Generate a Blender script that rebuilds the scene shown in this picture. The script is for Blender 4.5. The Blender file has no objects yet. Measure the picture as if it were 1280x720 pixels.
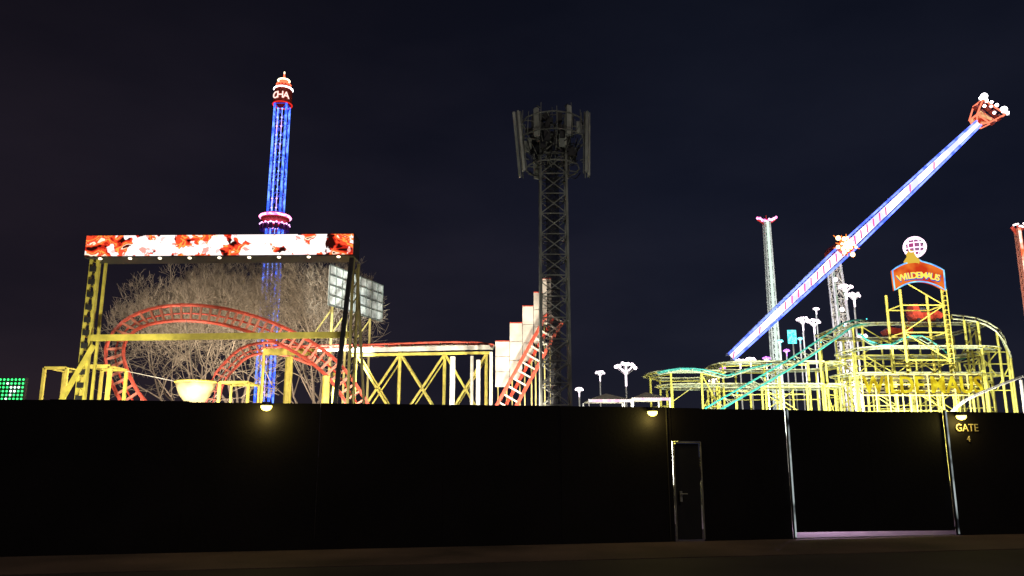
import bpy, math, random
from mathutils import Vector, Matrix
random.seed(11)
R=random.random
def ru(a,b): return a+(b-a)*R()
scene=bpy.context.scene
scene.view_settings.view_transform='Standard'
scene.view_settings.look='None'
scene.view_settings.exposure=0
V=Vector
# ------------------------------------------------------------------ camera
TH=math.atan(.21); F=1000.0
EYE=V((0,0,1.8)); cT,sT=math.cos(TH),math.sin(TH)
cd=bpy.data.cameras.new("camera"); cam=bpy.data.objects.new("camera",cd)
scene.collection.objects.link(cam); scene.camera=cam
cam.location=EYE; cam.rotation_euler=(math.pi/2+TH,0,0)
cd.sensor_width=36; cd.lens=36*F/1280; cd.clip_end=3000; cd.clip_start=.1
def ray(u,v):
    x=(u-640)/F; y=(360-v)/F
    return V((x,cT-y*sT,sT+y*cT))
def P(u,v,D):
    r=ray(u,v); return EYE+r*(D/r.y)
def G(p,z=0): return V((p.x,p.y,z))
F0=V((-9.27,15.18,0)); F1=V((12.0,19.56,0)); FD=(F1-F0).normalized(); FN=V((FD.y,-FD.x,0))
def FP(u,v):
    r=ray(u,v); t=(F0-EYE).dot(FN)/r.dot(FN); return EYE+r*t
def FS(s,z=0,off=0): 
    p=F0+FD*s+FN*off; return V((p.x,p.y,z))
def fs(u,v=600): return (FP(u,v)-F0).dot(FD)
# ------------------------------------------------------------------ materials
def nt(name):
    m=bpy.data.materials.new(name); m.use_nodes=True; n=m.node_tree; n.nodes.clear()
    o=n.nodes.new('ShaderNodeOutputMaterial'); return m,n,o
def paint(name,col,rough=.5,metal=0,var=.35,scale=3,bump=0,spec=.5):
    if name in bpy.data.materials: return bpy.data.materials[name]
    m,n,o=nt(name); b=n.nodes.new('ShaderNodeBsdfPrincipled')
    tc=n.nodes.new('ShaderNodeTexCoord'); no=n.nodes.new('ShaderNodeTexNoise')
    no.inputs['Scale'].default_value=scale; no.inputs['Detail'].default_value=6
    n.links.new(tc.outputs['Object'],no.inputs['Vector'])
    cr=n.nodes.new('ShaderNodeValToRGB')
    cr.color_ramp.elements[0].position=.3; cr.color_ramp.elements[1].position=.65
    cr.color_ramp.elements[0].color=[c*(1-var) for c in col]+[1]
    cr.color_ramp.elements[1].color=list(col)+[1]
    n.links.new(no.outputs['Fac'],cr.inputs['Fac']); n.links.new(cr.outputs['Color'],b.inputs['Base Color'])
    b.inputs['Roughness'].default_value=rough; b.inputs['Metallic'].default_value=metal
    b.inputs['Specular IOR Level'].default_value=spec
    if bump:
        bp=n.nodes.new('ShaderNodeBump'); bp.inputs['Strength'].default_value=bump; bp.inputs['Distance'].default_value=.02
        n2=n.nodes.new('ShaderNodeTexNoise'); n2.inputs['Scale'].default_value=scale*20
        n.links.new(tc.outputs['Object'],n2.inputs['Vector'])
        n.links.new(n2.outputs['Fac'],bp.inputs['Height']); n.links.new(bp.outputs['Normal'],b.inputs['Normal'])
    n.links.new(b.outputs[0],o.inputs[0]); return m
def emit(name,col,st,col2=None,scale=6,lo=.4,hi=.6):
    if name in bpy.data.materials: return bpy.data.materials[name]
    m,n,o=nt(name); e=n.nodes.new('ShaderNodeEmission'); e.inputs['Strength'].default_value=st
    if col2 is None: e.inputs['Color'].default_value=list(col)+[1]
    else:
        tc=n.nodes.new('ShaderNodeTexCoord'); no=n.nodes.new('ShaderNodeTexNoise'); no.inputs['Scale'].default_value=scale
        no.inputs['Detail'].default_value=2
        n.links.new(tc.outputs['Object'],no.inputs['Vector'])
        cr=n.nodes.new('ShaderNodeValToRGB'); cr.color_ramp.elements[0].position=lo; cr.color_ramp.elements[1].position=hi
        cr.color_ramp.elements[0].color=list(col)+[1]; cr.color_ramp.elements[1].color=list(col2)+[1]
        n.links.new(no.outputs['Fac'],cr.inputs['Fac']); n.links.new(cr.outputs['Color'],e.inputs['Color'])
    n.links.new(e.outputs[0],o.inputs[0]); return m
YEL=paint("yellow_paint",(.75,.63,.12),.45)
YELG=paint("greenish_yellow_paint",(.70,.66,.13),.45)
YELD=paint("dull_yellow_paint",(.50,.43,.14),.55)
RED=paint("red_paint",(.62,.07,.04),.45)
REDP=paint("rail_red_paint",(.78,.13,.08),.4)
SALM=paint("salmon_tie_paint",(.72,.26,.17),.5)
CREAM=paint("cream_paint",(.78,.74,.62),.5)
WHITE=paint("white_paint",(.8,.8,.8),.5,var=.2)
TEAL=paint("teal_paint",(.05,.42,.38),.4)
GREEN=paint("pale_green_paint",(.55,.6,.42),.45)
DARK=paint("dark_steel",(.03,.03,.035),.5)
GALV=paint("galvanised_steel",(.26,.27,.235),.55,scale=1.2,var=.6)
ANT=paint("antenna_grey",(.50,.52,.46),.5,scale=1.5,var=.5)
BARK=paint("bark",(.28,.22,.17),.9,scale=2)
TWIG=paint("twig",(.40,.33,.25),.9,scale=.35,var=.5)
BLACKF=paint("black_hoarding_board",(.0075,.0055,.0068),.75,var=.6,scale=.8,bump=.15,spec=.2)
BLACKG=paint("black_gate_sheet",(.0045,.004,.006),.75,var=.5,scale=.8,bump=.15,spec=.2)
DOORM=paint("door_board",(.006,.005,.007),.6,var=.5)
FRM=paint("door_frame_grey",(.30,.30,.28),.5,var=.7,scale=5)
LETTER=paint("stencil_cream",(.65,.55,.32),.6,var=.4,scale=25)
E_BLUE=emit("blue_led",(.03,.09,1),2.2,(.14,.30,1),scale=1.5)
E_BLUEH=emit("bright_blue_led",(.04,.08,1),3.6,(.14,.20,1),scale=1)
E_ARM=emit("white_lilac_arm_led",(.50,.52,1),1.8,(1,.92,1),scale=.5,lo=.38,hi=.48)
E_WHITE=emit("white_bulb",(1,.97,1),9)
E_WARM=emit("warm_white_bulb",(1,.85,.55),4)
E_PINK=emit("pink_led",(1,.12,.45),3.2,(1,.5,.85),scale=2)
E_RED=emit("red_led",(1,.03,.02),1.0)
E_REDH=emit("hot_red_led",(1,.14,.06),2.2)
E_YEL=emit("yellow_led",(.95,.78,.03),1.0,(.55,.38,.01),scale=1.8,lo=.42,hi=.60)
E_LAMP=emit("yellow_wall_lamp_lens",(1,.80,.12),9)
E_GRN=emit("green_led",(.05,1,.2),2.5)
E_CYAN=emit("cyan_led",(.05,.9,1),1.6,(.3,1,1))
E_ORG=emit("orange_panel",(.70,.05,.012),.9,(1,.22,.03),scale=.8)
E_LEAK=emit("painted_leak_glow",(.008,.009,.011),1,(.40,.46,.46),scale=2.2,lo=.40,hi=.62)  # patchy emission painted in place of light leaking through gate seams
E_BLULET=emit("blue_lettering",(.03,.12,.55),1)
def art():
    m,n,o=nt("comic_artwork_panel"); e=n.nodes.new('ShaderNodeEmission'); e.inputs['Strength'].default_value=1.0
    L=n.links.new
    tc=n.nodes.new('ShaderNodeTexCoord'); mp=n.nodes.new('ShaderNodeMapping'); mp.inputs['Scale'].default_value=(.8,1,1.1)
    L(tc.outputs['Object'],mp.inputs['Vector'])
    no=n.nodes.new('ShaderNodeTexNoise'); no.inputs['Scale'].default_value=2.0; no.inputs['Detail'].default_value=2; no.inputs['Distortion'].default_value=.6
    L(mp.outputs[0],no.inputs['Vector'])
    cr=n.nodes.new('ShaderNodeValToRGB'); r=cr.color_ramp; r.interpolation='CONSTANT'
    r.elements[0].position=0; r.elements[0].color=(.03,.004,.003,1)
    r.elements[1].position=.40; r.elements[1].color=(.6,.02,.01,1)
    for p,c in((.44,(1.1,.09,.03,1)),(.51,(1.4,.45,.08,1)),(.55,(1.1,.10,.04,1)),(.60,(1.4,1.05,.75,1)),(.66,(.12,.01,.006,1))):
        x=r.elements.new(p); x.color=c
    L(no.outputs['Fac'],cr.inputs['Fac'])
    n2=n.nodes.new('ShaderNodeTexNoise'); n2.inputs['Scale'].default_value=1.5; n2.inputs['Detail'].default_value=3
    L(tc.outputs['Object'],n2.inputs['Vector'])
    sx=n.nodes.new('ShaderNodeSeparateXYZ'); L(tc.outputs['Object'],sx.inputs[0])
    ab=n.nodes.new('ShaderNodeMath'); ab.operation='ABSOLUTE'; L(sx.outputs['X'],ab.inputs[0])
    ma=n.nodes.new('ShaderNodeMapRange'); ma.inputs[1].default_value=2.9; ma.inputs[2].default_value=4.3; ma.inputs[3].default_value=0; ma.inputs[4].default_value=.2
    L(ab.outputs[0],ma.inputs[0])
    d=n.nodes.new('ShaderNodeMath'); d.operation='ADD'; d.inputs[1].default_value=1.0; L(sx.outputs['X'],d.inputs[0])
    da=n.nodes.new('ShaderNodeMath'); da.operation='ABSOLUTE'; L(d.outputs[0],da.inputs[0])
    mb=n.nodes.new('ShaderNodeMapRange'); mb.inputs[1].default_value=.6; mb.inputs[2].default_value=2.0; mb.inputs[3].default_value=.11; mb.inputs[4].default_value=0
    L(da.outputs[0],mb.inputs[0])
    s1=n.nodes.new('ShaderNodeMath'); s1.operation='SUBTRACT'; L(n2.outputs['Fac'],s1.inputs[0]); L(ma.outputs[0],s1.inputs[1])
    s2=n.nodes.new('ShaderNodeMath'); s2.operation='SUBTRACT'; L(s1.outputs[0],s2.inputs[0]); L(mb.outputs[0],s2.inputs[1])
    c2=n.nodes.new('ShaderNodeValToRGB'); c2.color_ramp.elements[0].position=.40;c2.color_ramp.elements[1].position=.42
    L(s2.outputs[0],c2.inputs[0])
    mx=n.nodes.new('ShaderNodeMix'); mx.data_type='RGBA'; L(c2.outputs[0],mx.inputs[0]); L(cr.outputs[0],mx.inputs[6])
    n3=n.nodes.new('ShaderNodeTexNoise'); n3.inputs['Scale'].default_value=2.2; n3.inputs['Detail'].default_value=3
    L(mp.outputs[0],n3.inputs['Vector']); c3=n.nodes.new('ShaderNodeValToRGB'); c3.color_ramp.interpolation='CONSTANT'
    c3.color_ramp.elements[0].position=0; c3.color_ramp.elements[0].color=(1.1,.45,.38,1); c3.color_ramp.elements[1].position=.38; c3.color_ramp.elements[1].color=(1.5,1.3,1.25,1)
    x=c3.color_ramp.elements.new(.63); x.color=(1.3,.75,.70,1)
    L(n3.outputs['Fac'],c3.inputs[0]); L(c3.outputs[0],mx.inputs[7])
    L(mx.outputs[2],e.inputs['Color']); L(e.outputs[0],o.inputs[0]); return m
ART=art()
def asphalt(name,c,sc):
    m,n,o=nt(name); b=n.nodes.new('ShaderNodeBsdfPrincipled'); tc=n.nodes.new('ShaderNodeTexCoord')
    a=n.nodes.new('ShaderNodeTexNoise'); a.inputs['Scale'].default_value=sc; a.inputs['Detail'].default_value=8
    f=n.nodes.new('ShaderNodeTexNoise'); f.inputs['Scale'].default_value=60; f.inputs['Detail'].default_value=4
    for x in(a,f): n.links.new(tc.outputs['Object'],x.inputs['Vector'])
    mx=n.nodes.new('ShaderNodeMath'); mx.operation='MULTIPLY'; n.links.new(a.outputs['Fac'],mx.inputs[0]); n.links.new(f.outputs['Fac'],mx.inputs[1])
    cr=n.nodes.new('ShaderNodeValToRGB'); cr.color_ramp.elements[0].position=.12; cr.color_ramp.elements[1].position=.4
    cr.color_ramp.elements[0].color=[x*.35 for x in c]+[1]; cr.color_ramp.elements[1].color=[x*1.6 for x in c]+[1]
    n.links.new(mx.outputs[0],cr.inputs[0]); n.links.new(cr.outputs[0],b.inputs['Base Color']); b.inputs['Roughness'].default_value=.75
    bp=n.nodes.new('ShaderNodeBump'); bp.inputs['Strength'].default_value=.4; bp.inputs['Distance'].default_value=.01
    n.links.new(f.outputs['Fac'],bp.inputs['Height']); n.links.new(bp.outputs[0],b.inputs['Normal'])
    n.links.new(b.outputs[0],o.inputs[0]); return m
# ------------------------------------------------------------------ mesh builder
class M:
    def __init__(s): s.v=[]; s.f=[]
    def bar(s,a,b,r,n=4,r2=None,cap=True):
        a=V(a);b=V(b); d=b-a
        if d.length<1e-5: return s
        d.normalize(); h=V((0,0,1)) if abs(d.z)<.9 else V((0,1,0))
        x=d.cross(h).normalized(); y=x.cross(d); r2=r if r2 is None else r2
        k=len(s.v); o=math.pi/n
        for c,q in((a,r),(b,r2)):
            for i in range(n):
                t=2*math.pi*i/n+o; s.v.append(c+x*math.cos(t)*q+y*math.sin(t)*q)
        for i in range(n): s.f.append((k+i,k+(i+1)%n,k+n+(i+1)%n,k+n+i))
        if cap: s.f.append(tuple(k+i for i in reversed(range(n)))); s.f.append(tuple(k+n+i for i in range(n)))
        return s
    def path(s,pts,r,n=5,closed=False):
        N=len(pts); k=len(s.v)
        for j,p in enumerate(pts):
            if closed: d=pts[(j+1)%N]-pts[j-1]
            else: d=pts[min(j+1,N-1)]-pts[max(j-1,0)]
            d.normalize(); h=V((0,0,1)) if abs(d.z)<.95 else V((0,1,0))
            x=d.cross(h).normalized(); y=x.cross(d)
            for i in range(n):
                t=2*math.pi*i/n; s.v.append(p+x*math.cos(t)*r+y*math.sin(t)*r)
        for j in range(N if closed else N-1):
            a=k+j*n; b=k+((j+1)%N)*n
            for i in range(n): s.f.append((a+i,a+(i+1)%n,b+(i+1)%n,b+i))
        return s
    def box(s,c,dx,dy,dz,X=V((1,0,0)),Y=V((0,1,0)),Z=V((0,0,1))):
        c=V(c);k=len(s.v)
        for i in(-.5,.5):
            for j in(-.5,.5):
                for l in(-.5,.5): s.v.append(c+X*dx*i+Y*dy*j+Z*dz*l)
        for q in((0,1,3,2),(4,6,7,5),(0,4,5,1),(2,3,7,6),(0,2,6,4),(1,5,7,3)): s.f.append(tuple(k+i for i in q))
        return s
    def beam(s,a,b,w,h):
        a=V(a);b=V(b);d=b-a;L=d.length;d.normalize(); u=V((0,0,1)) if abs(d.z)<.95 else V((0,1,0))
        x=d.cross(u).normalized(); y=x.cross(d)
        return s.box((a+b)/2,L,w,h,d,x,y)
    def sph(s,c,r,n=8,m=5,sz=1):
        c=V(c);k=len(s.v); s.v.append(c+V((0,0,r*sz)))
        for j in range(1,m):
            p=math.pi*j/m
            for i in range(n):
                t=2*math.pi*i/n; s.v.append(c+V((math.sin(p)*math.cos(t)*r,math.sin(p)*math.sin(t)*r,math.cos(p)*r*sz)))
        s.v.append(c-V((0,0,r*sz))); e=len(s.v)-1
        for i in range(n): s.f.append((k,k+1+i,k+1+(i+1)%n))
        for j in range(m-2):
            a=k+1+j*n
            for i in range(n): s.f.append((a+i,a+n+i,a+n+(i+1)%n,a+(i+1)%n))
        a=k+1+(m-2)*n
        for i in range(n): s.f.append((e,a+(i+1)%n,a+i))
        return s
    def ring(s,c,Rr,r,n=28,A=V((1,0,0)),B=V((0,1,0)),k=5):
        c=V(c); return s.path([c+A*math.cos(2*math.pi*i/n)*Rr+B*math.sin(2*math.pi*i/n)*Rr for i in range(n)],r,k,True)
    def ext(s,pts,off):
        k=len(s.v);n=len(pts); s.v+= [V(p) for p in pts]+[V(p)+off for p in pts]
        s.f.append(tuple(range(k,k+n))); s.f.append(tuple(k+n+i for i in reversed(range(n))))
        for i in range(n): s.f.append((k+i,k+n+i,k+n+(i+1)%n,k+(i+1)%n))
        return s
    def lathe(s,c,prof,n=20):
        c=V(c);k=len(s.v)
        for r,z in prof:
            for i in range(n):
                t=2*math.pi*i/n; s.v.append(c+V((r*math.cos(t),r*math.sin(t),z)))
        for j in range(len(prof)-1):
            a=k+j*n
            for i in range(n): s.f.append((a+i,a+(i+1)%n,a+n+(i+1)%n,a+n+i))
        return s
    def text(s,body,mtx,size=1,ex=.03,off=0):
        cu=bpy.data.curves.new('t','FONT'); cu.body=body; cu.size=size; cu.extrude=ex; cu.align_x='CENTER'; cu.resolution_u=3; cu.offset=off
        ob=bpy.data.objects.new('t',cu); scene.collection.objects.link(ob)
        bpy.context.view_layer.update()
        me=bpy.data.meshes.new_from_object(ob.evaluated_get(bpy.context.evaluated_depsgraph_get()))
        k=len(s.v)
        s.v+=[mtx@x.co for x in me.vertices]; s.f+=[tuple(k+i for i in p.vertices) for p in me.polygons]
        bpy.data.objects.remove(ob); bpy.data.meshes.remove(me); bpy.data.curves.remove(cu); return s
def faceM(p,X=V((1,0,0)),Y=V((0,0,1))):
    Z=X.cross(Y); m=Matrix((X,Y,Z)).transposed().to_4x4(); m.translation=p; return m
def thing(name,label,cat,o,group=None):
    e=bpy.data.objects.new(name,None); e.location=o; e.empty_display_size=.3
    scene.collection.objects.link(e); e["label"]=label; e["category"]=cat
    if group: e["group"]=group
    e["_o"]=list(o); return e
def mk(name,m,mat,o,smooth=False):
    o=V(o); me=bpy.data.meshes.new(name)
    L=m if isinstance(m,list) else [(m,mat)]
    vs=[];fc=[];mi=[]
    for i,(mm,mt) in enumerate(L):
        k=len(vs); vs+=[tuple(x-o) for x in mm.v]; fc+=[tuple(k+a for a in f) for f in mm.f]; mi+=[i]*len(mm.f); me.materials.append(mt)
    me.from_pydata(vs,[],fc); me.polygons.foreach_set('material_index',mi)
    if smooth: me.polygons.foreach_set('use_smooth',[True]*len(me.polygons))
    me.update(); ob=bpy.data.objects.new(name,me); scene.collection.objects.link(ob); return ob
ORI={}
def part(name,m,mat,par,smooth=False,label=None):
    o=ORI.get(par.name) or (V(par["_o"]) if "_o" in par.keys() else V((0,0,0)))
    ob=mk(name,m,mat,o,smooth); ob.parent=par; ORI[ob.name]=o
    if label: ob["label"]=label
    return ob
def single(name,m,mat,o,label,cat,smooth=False,group=None):
    ob=mk(name,m,mat,o,smooth); ob.location=o; ob["label"]=label; ob["category"]=cat; ORI[ob.name]=V(o)
    if group: ob["group"]=group
    return ob
def struct(name,m,mat):
    ob=mk(name,m,mat,(0,0,0)); ob["kind"]="structure"; return ob
def light(kind,loc,power,col,aim=None,angle=90,size=.3,name="unseen_light",par=None):
    l=bpy.data.lights.new(name,kind); l.energy=power; l.color=col
    l.shadow_soft_size=size
    ob=bpy.data.objects.new(name,l); scene.collection.objects.link(ob); ob.location=loc
    if kind=='SPOT': l.spot_size=math.radians(angle); l.spot_blend=.6
    if aim is not None: ob.rotation_euler=(V(aim)-V(loc)).to_track_quat('-Z','Y').to_euler()
    if par is not None:
        ob.parent=par; ob.location=V(loc)-V(par["_o"])
    return ob
def catmull(pts,n=10):
    out=[];L=len(pts)
    for i in range(L-1):
        a,b,c,d=pts[max(i-1,0)],pts[i],pts[i+1],pts[min(i+2,L-1)]
        for k in range(n):
            t=k/n; out.append(.5*((2*b)+(c-a)*t+(2*a-5*b+4*c-d)*t*t+(3*b-a-3*c+d)*t**3))
    out.append(pts[-1].copy()); return out
def resample(pts,step):
    out=[pts[0]];acc=0
    for a,b in zip(pts,pts[1:]):
        L=(b-a).length
        while acc+L>=step:
            t=(step-acc)/L; a=a.lerp(b,t); out.append(a); L=(b-a).length; acc=0
        acc+=L
    if (out[-1]-pts[-1]).length>step*.4: out.append(pts[-1])
    return out
def track(pts,rails,ties,spine,up=V((0,0,1)),gauge=.9,rr=.06,step=.7,drop=.35,closed=False,tr=.04,sr=.09):
    p=resample(pts,step); N=len(p); A=[];B=[];C=[]
    for j in range(N):
        d=(p[(j+1)%N]-p[j-1]) if closed else (p[min(j+1,N-1)]-p[max(j-1,0)])
        d.normalize(); x=d.cross(up).normalized(); y=x.cross(d).normalized()
        A.append(p[j]+x*gauge/2);B.append(p[j]-x*gauge/2);C.append(p[j]-y*drop)
    rails.path(A,rr,5,closed);rails.path(B,rr,5,closed)
    if spine is not None: spine.path(C,sr,5,closed)
    for a,b,c in zip(A,B,C):
        ties.bar(a,b,tr)
        if drop>.05: ties.bar(a,c,tr*.8);ties.bar(b,c,tr*.8)
    return p
def lattice(m,ma,base,top,w0,w1,bay,r,rb,X=V((1,0,0)),Y=V((0,1,0)),xb=True):
    base=V(base);top=V(top); n=max(1,int((top-base).length/bay))
    def c(i,t):
        w=(w0+(w1-w0)*t)/2; sx,sy=((-1,-1),(1,-1),(1,1),(-1,1))[i%4]
        return base.lerp(top,t)+X*w*sx+Y*w*sy
    for i in range(4): m.bar(c(i,0),c(i,1),r)
    for k in range(n):
        t0,t1=k/n,(k+1)/n
        for i in range(4):
            ma.bar(c(i,t1),c(i+1,t1),rb)
            if (k+i)%2==0 or xb: ma.bar(c(i,t0),c(i+1,t1),rb)
            if (k+i)%2==1 or xb: ma.bar(c(i+1,t0),c(i,t1),rb)
# ------------------------------------------------------------------ world
w=bpy.data.worlds.new("World"); scene.world=w; w.use_nodes=True; n=w.node_tree; n.nodes.clear()
wo=n.nodes.new('ShaderNodeOutputWorld'); bg=n.nodes.new('ShaderNodeBackground'); tc=n.nodes.new('ShaderNodeTexCoord')
sp=n.nodes.new('ShaderNodeSeparateXYZ'); n.links.new(tc.outputs['Generated'],sp.inputs[0])
cr=n.nodes.new('ShaderNodeValToRGB'); r=cr.color_ramp
r.elements[0].position=0; r.elements[0].color=(.0150,.0138,.0205,1)
r.elements[1].position=.6; r.elements[1].color=(.0048,.0056,.0105,1)
e=r.elements.new(.12); e.color=(.0125,.0128,.0215,1)
e=r.elements.new(.3); e.color=(.0078,.0088,.0168,1)
n.links.new(sp.outputs['Z'],cr.inputs[0])
mp=n.nodes.new('ShaderNodeMapping'); mp.inputs['Scale'].default_value=(1,1,2.6); n.links.new(tc.outputs['Generated'],mp.inputs[0])
no=n.nodes.new('ShaderNodeTexNoise'); no.inputs['Scale'].default_value=2.6; no.inputs['Detail'].default_value=5; no.inputs['Roughness'].default_value=.5
n.links.new(mp.outputs[0],no.inputs['Vector'])
c2=n.nodes.new('ShaderNodeValToRGB'); c2.color_ramp.elements[0].position=.35;c2.color_ramp.elements[1].position=.75
c2.color_ramp.elements[0].color=(.72,.74,.8,1); c2.color_ramp.elements[1].color=(1.4,1.3,1.22,1)
n.links.new(no.outputs['Fac'],c2.inputs[0])
mx=n.nodes.new('ShaderNodeMix'); mx.data_type='RGBA'; mx.blend_type='MULTIPLY'; mx.inputs[0].default_value=1
n.links.new(cr.outputs[0],mx.inputs[6]); n.links.new(c2.outputs[0],mx.inputs[7])
c3=n.nodes.new('ShaderNodeValToRGB'); c3.color_ramp.elements[0].position=.25;c3.color_ramp.elements[1].position=.6
c3.color_ramp.elements[0].color=(1.25,.92,.82,1); c3.color_ramp.elements[1].color=(.9,1.0,1.1,1)
ad=n.nodes.new('ShaderNodeMath'); ad.operation='MULTIPLY_ADD'; ad.inputs[1].default_value=.5; ad.inputs[2].default_value=.5
n.links.new(sp.outputs['X'],ad.inputs[0]); n.links.new(ad.outputs[0],c3.inputs[0])
m2=n.nodes.new('ShaderNodeMix'); m2.data_type='RGBA'; m2.blend_type='MULTIPLY'; m2.inputs[0].default_value=1
n.links.new(mx.outputs[2],m2.inputs[6]); n.links.new(c3.outputs[0],m2.inputs[7])
n.links.new(m2.outputs[2],bg.inputs[0]); bg.inputs[1].default_value=1; n.links.new(bg.outputs[0],wo.inputs[0])
sl=bpy.data.lights.new("added_warm_sun",'SUN'); sl.energy=.38; sl.angle=math.radians(3); sl.color=(1,.86,.72)  # weak warm sun added in place of street light on the ground
so=bpy.data.objects.new("added_warm_sun",sl); scene.collection.objects.link(so)
so.rotation_euler=V((-.45,.75,-1.0)).to_track_quat('-Z','Y').to_euler()
# ------------------------------------------------------------------ ground
struct("ground",M().box((0,400,-.25),1600,1600,.5),asphalt("ground_asphalt",(.046,.034,.027),.35))
pv=M(); pv.ext([FS(-25,.002,2.2),FS(60,.002,3.0),FS(60,.002,.02),FS(-25,.002,.02)],V((0,0,.012)))
struct("pavement",pv,asphalt("pavement_concrete",(.105,.066,.048),.5))
# ------------------------------------------------------------------ hoarding wall
H=2.84
sd0,sd1=fs(843,600),fs(877,600)
sg0,sg1=fs(989,600),fs(1190,600)
struct("gate_glow_slab",M().ext([FS(sg0-1,.004,-.1),FS(sg1+1,.004,-.1),FS(sg1+1,.004,-12),FS(sg0-1,.004,-12)],V((0,0,.02))),paint("glow_slab_concrete",(.42,.40,.38),.8))  # pale slab added to brighten the light seen under the gate
wall=thing("hoarding_wall","tall matt black site hoarding around the closed fair","fence",FS(0))
def boards(s0,s1):
    n=max(1,round((s1-s0)/2.44)); st=(s1-s0)/n
    for i in range(n):
        a=s0+i*st; b=a+st; pb=M(); jz=ru(-.012,.012); o1,o2=ru(-.008,.008),ru(-.008,.008)
        p=[FS(a+.002,.0,o1),FS(b-.002,.0,o2),FS(b-.002,H+jz,o2),FS(a+.002,H+jz+ru(-.006,.006),o1)]
        pb.ext(p,-FN*.05); part("board",pb,BLACKF,wall)
boards(-22,sd0-.03); boards(sd1+.03,sg0-.05); boards(sg1+.06,sg1+24)
doorH=2.06
part("board",M().ext([FS(sd0-.03,doorH+.06,0),FS(sd1+.03,doorH+.06,0),FS(sd1+.03,H,0),FS(sd0-.03,H,0)],-FN*.05),BLACKF,wall)
for i in range(36):
    s=-22+i*1.8
    if s>sg0-1 and s<sg1+.6: continue
    bk=M(); bk.beam(FS(s,H*.9,-.1),FS(s,0,-1.6),.08,.08); bk.beam(FS(s,0,-.1),FS(s,H*.95,-.1),.08,.08)
    part("rear_brace",bk,GALV,wall)
dr=part("door",M().ext([FS(sd0+.035,.05,-.01),FS(sd1-.035,.05,-.01),FS(sd1-.035,doorH,-.01),FS(sd0+.035,doorH,-.01)],-FN*.04),DOORM,wall,label="black flush door with pale edge")
fr=M(); 
fr.beam(FS(sd0,.05,.02),FS(sd0,doorH+.03,.02),.026,.026);fr.beam(FS(sd1,.05,.02),FS(sd1,doorH+.03,.02),.026,.026)
fr.beam(FS(sd0-.017,doorH+.035,.02),FS(sd1+.017,doorH+.035,.02),.026,.026)
part("frame",fr,FRM,dr)
hd=M(); hs=sd0+.12
hd.box(FS(hs,.95,.045),.05,.03,.22,FD,FN,V((0,0,1))); hd.bar(FS(hs,1.0,.06),FS(hs,1.0,.1),.012,6); hd.bar(FS(hs,1.0,.1),FS(hs+.13,1.0,.1),.012,6)
part("handle",hd,paint("steel_handle",(.6,.6,.58),.3,metal=.6),dr)
tr=M(); s=fs(833,540)
tr.beam(FS(s,.05,.02),FS(s,H,.02),.02,.02)
part("batten",tr,paint("dark_batten",(.03,.026,.02),.6),wall)
gt=M(); c=FP(1208,538); 
gt.text("GATE",faceM(c+FN*.03-V((0,0,.02)),FD),.25,.004); c=FP(1210,552); gt.text("4",faceM(c+FN*.03,FD),.2,.004)
part("lettering",gt,LETTER,wall,label="cream stencilled letters reading GATE 4")
gate=thing("gate","black sheeted site gate with light leaking round its edges","gate",FS((sg0+sg1)/2))
mid=(sg0+sg1)/2
part("leaf",M().ext([FS(sg0+.05,.15,-.02),FS(mid-.002,.14,-.02),FS(mid-.002,H-.03,-.02),FS(sg0+.05,H-.01,-.02)],-FN*.04),BLACKG,gate)
part("leaf",M().ext([FS(mid+.002,.14,-.02),FS(sg1-.05,.12,-.02),FS(sg1-.05,H-.02,-.02),FS(mid+.002,H-.03,-.02)],-FN*.04),BLACKG,gate)
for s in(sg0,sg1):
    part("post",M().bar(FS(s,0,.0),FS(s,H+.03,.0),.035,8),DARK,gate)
    st=M(); st.bar(FS(s,.05,.045),FS(s,H,.045),.017,6); part("light_strip",st,E_LEAK,gate,label="broken glowing strip standing in for light leaking beside post")  # no lamp here: the glow imitates light through the gate seam
light('POINT',FS(sg0+1.4,1.2,-1.8),100,(.92,.6,1),size=.1)  # unseen lights added behind the gate for the glow beneath it
light('POINT',FS(sg1-1.2,1.2,-2.2),50,(1,.6,.9),size=.1)
for (u,v) in((334,509),(812,516),(1195,521)):
    s=fs(u,v); z=FP(u,v).z
    t=thing("wall_lamp","small yellow bulkhead lamp glowing on the black hoarding","lamp",FS(s,z,.03),"lamps along the hoarding")
    part("bracket",M().beam(FS(s,z+.03,0),FS(s,z+.03,.16),.05,.03),DARK,t)
    part("housing",M().lathe(FS(s,z,.17),[(.01,.10),(.09,.09),(.115,.04),(.115,.02)],14),DARK,t)
    part("lens",M().sph(FS(s,z,.17),.11,12,7,.75),E_LAMP,t,True)
    light('POINT',FS(s,z-.16,.22),16,(1,.78,.2),size=.04,name="bulb",par=t)
# ------------------------------------------------------------------ sign gantry
D=30.0
base=G(P(275,400,D))
g=thing("sign_gantry","yellow steel portal carrying a long lit comic artwork panel","sign",base)
TL=P(107,296,D);TR=P(443,291,D);BL=P(108,323,D);BR=P(443,320,D)
x0=TL.x;x1=TR.x;zt=(TL.z+TR.z)/2;zb=(BL.z+BR.z)/2
part("panel_box",M().ext([V((x0,D+.06,zb)),V((x1,D+.06,zb+.08)),V((x1,D+.06,zt+.08)),V((x0,D+.06,zt))],V((0,1.1,0))),DARK,g)
part("artwork",M().ext([V((x0+.04,D,zb+.05)),V((x1-.04,D,zb+.13)),V((x1-.04,D,zt+.04)),V((x0+.04,D,zt-.04))],V((0,.05,0))),ART,g,label="white, red and orange comic style shapes")
for i in range(9):
    x=x0+.6+(x1-x0-1.2)*i/8
    part("lamp",[(M().sph((x,D+.12,zb-.03+.01*i),.075,8,5,.6),E_WARM),(M().beam((x,D+.1,zb+.01*i),(x,D+.3,zb+.05+.01*i),.16,.05),DARK)],None,g)
ps=M(); te=M()
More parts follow.
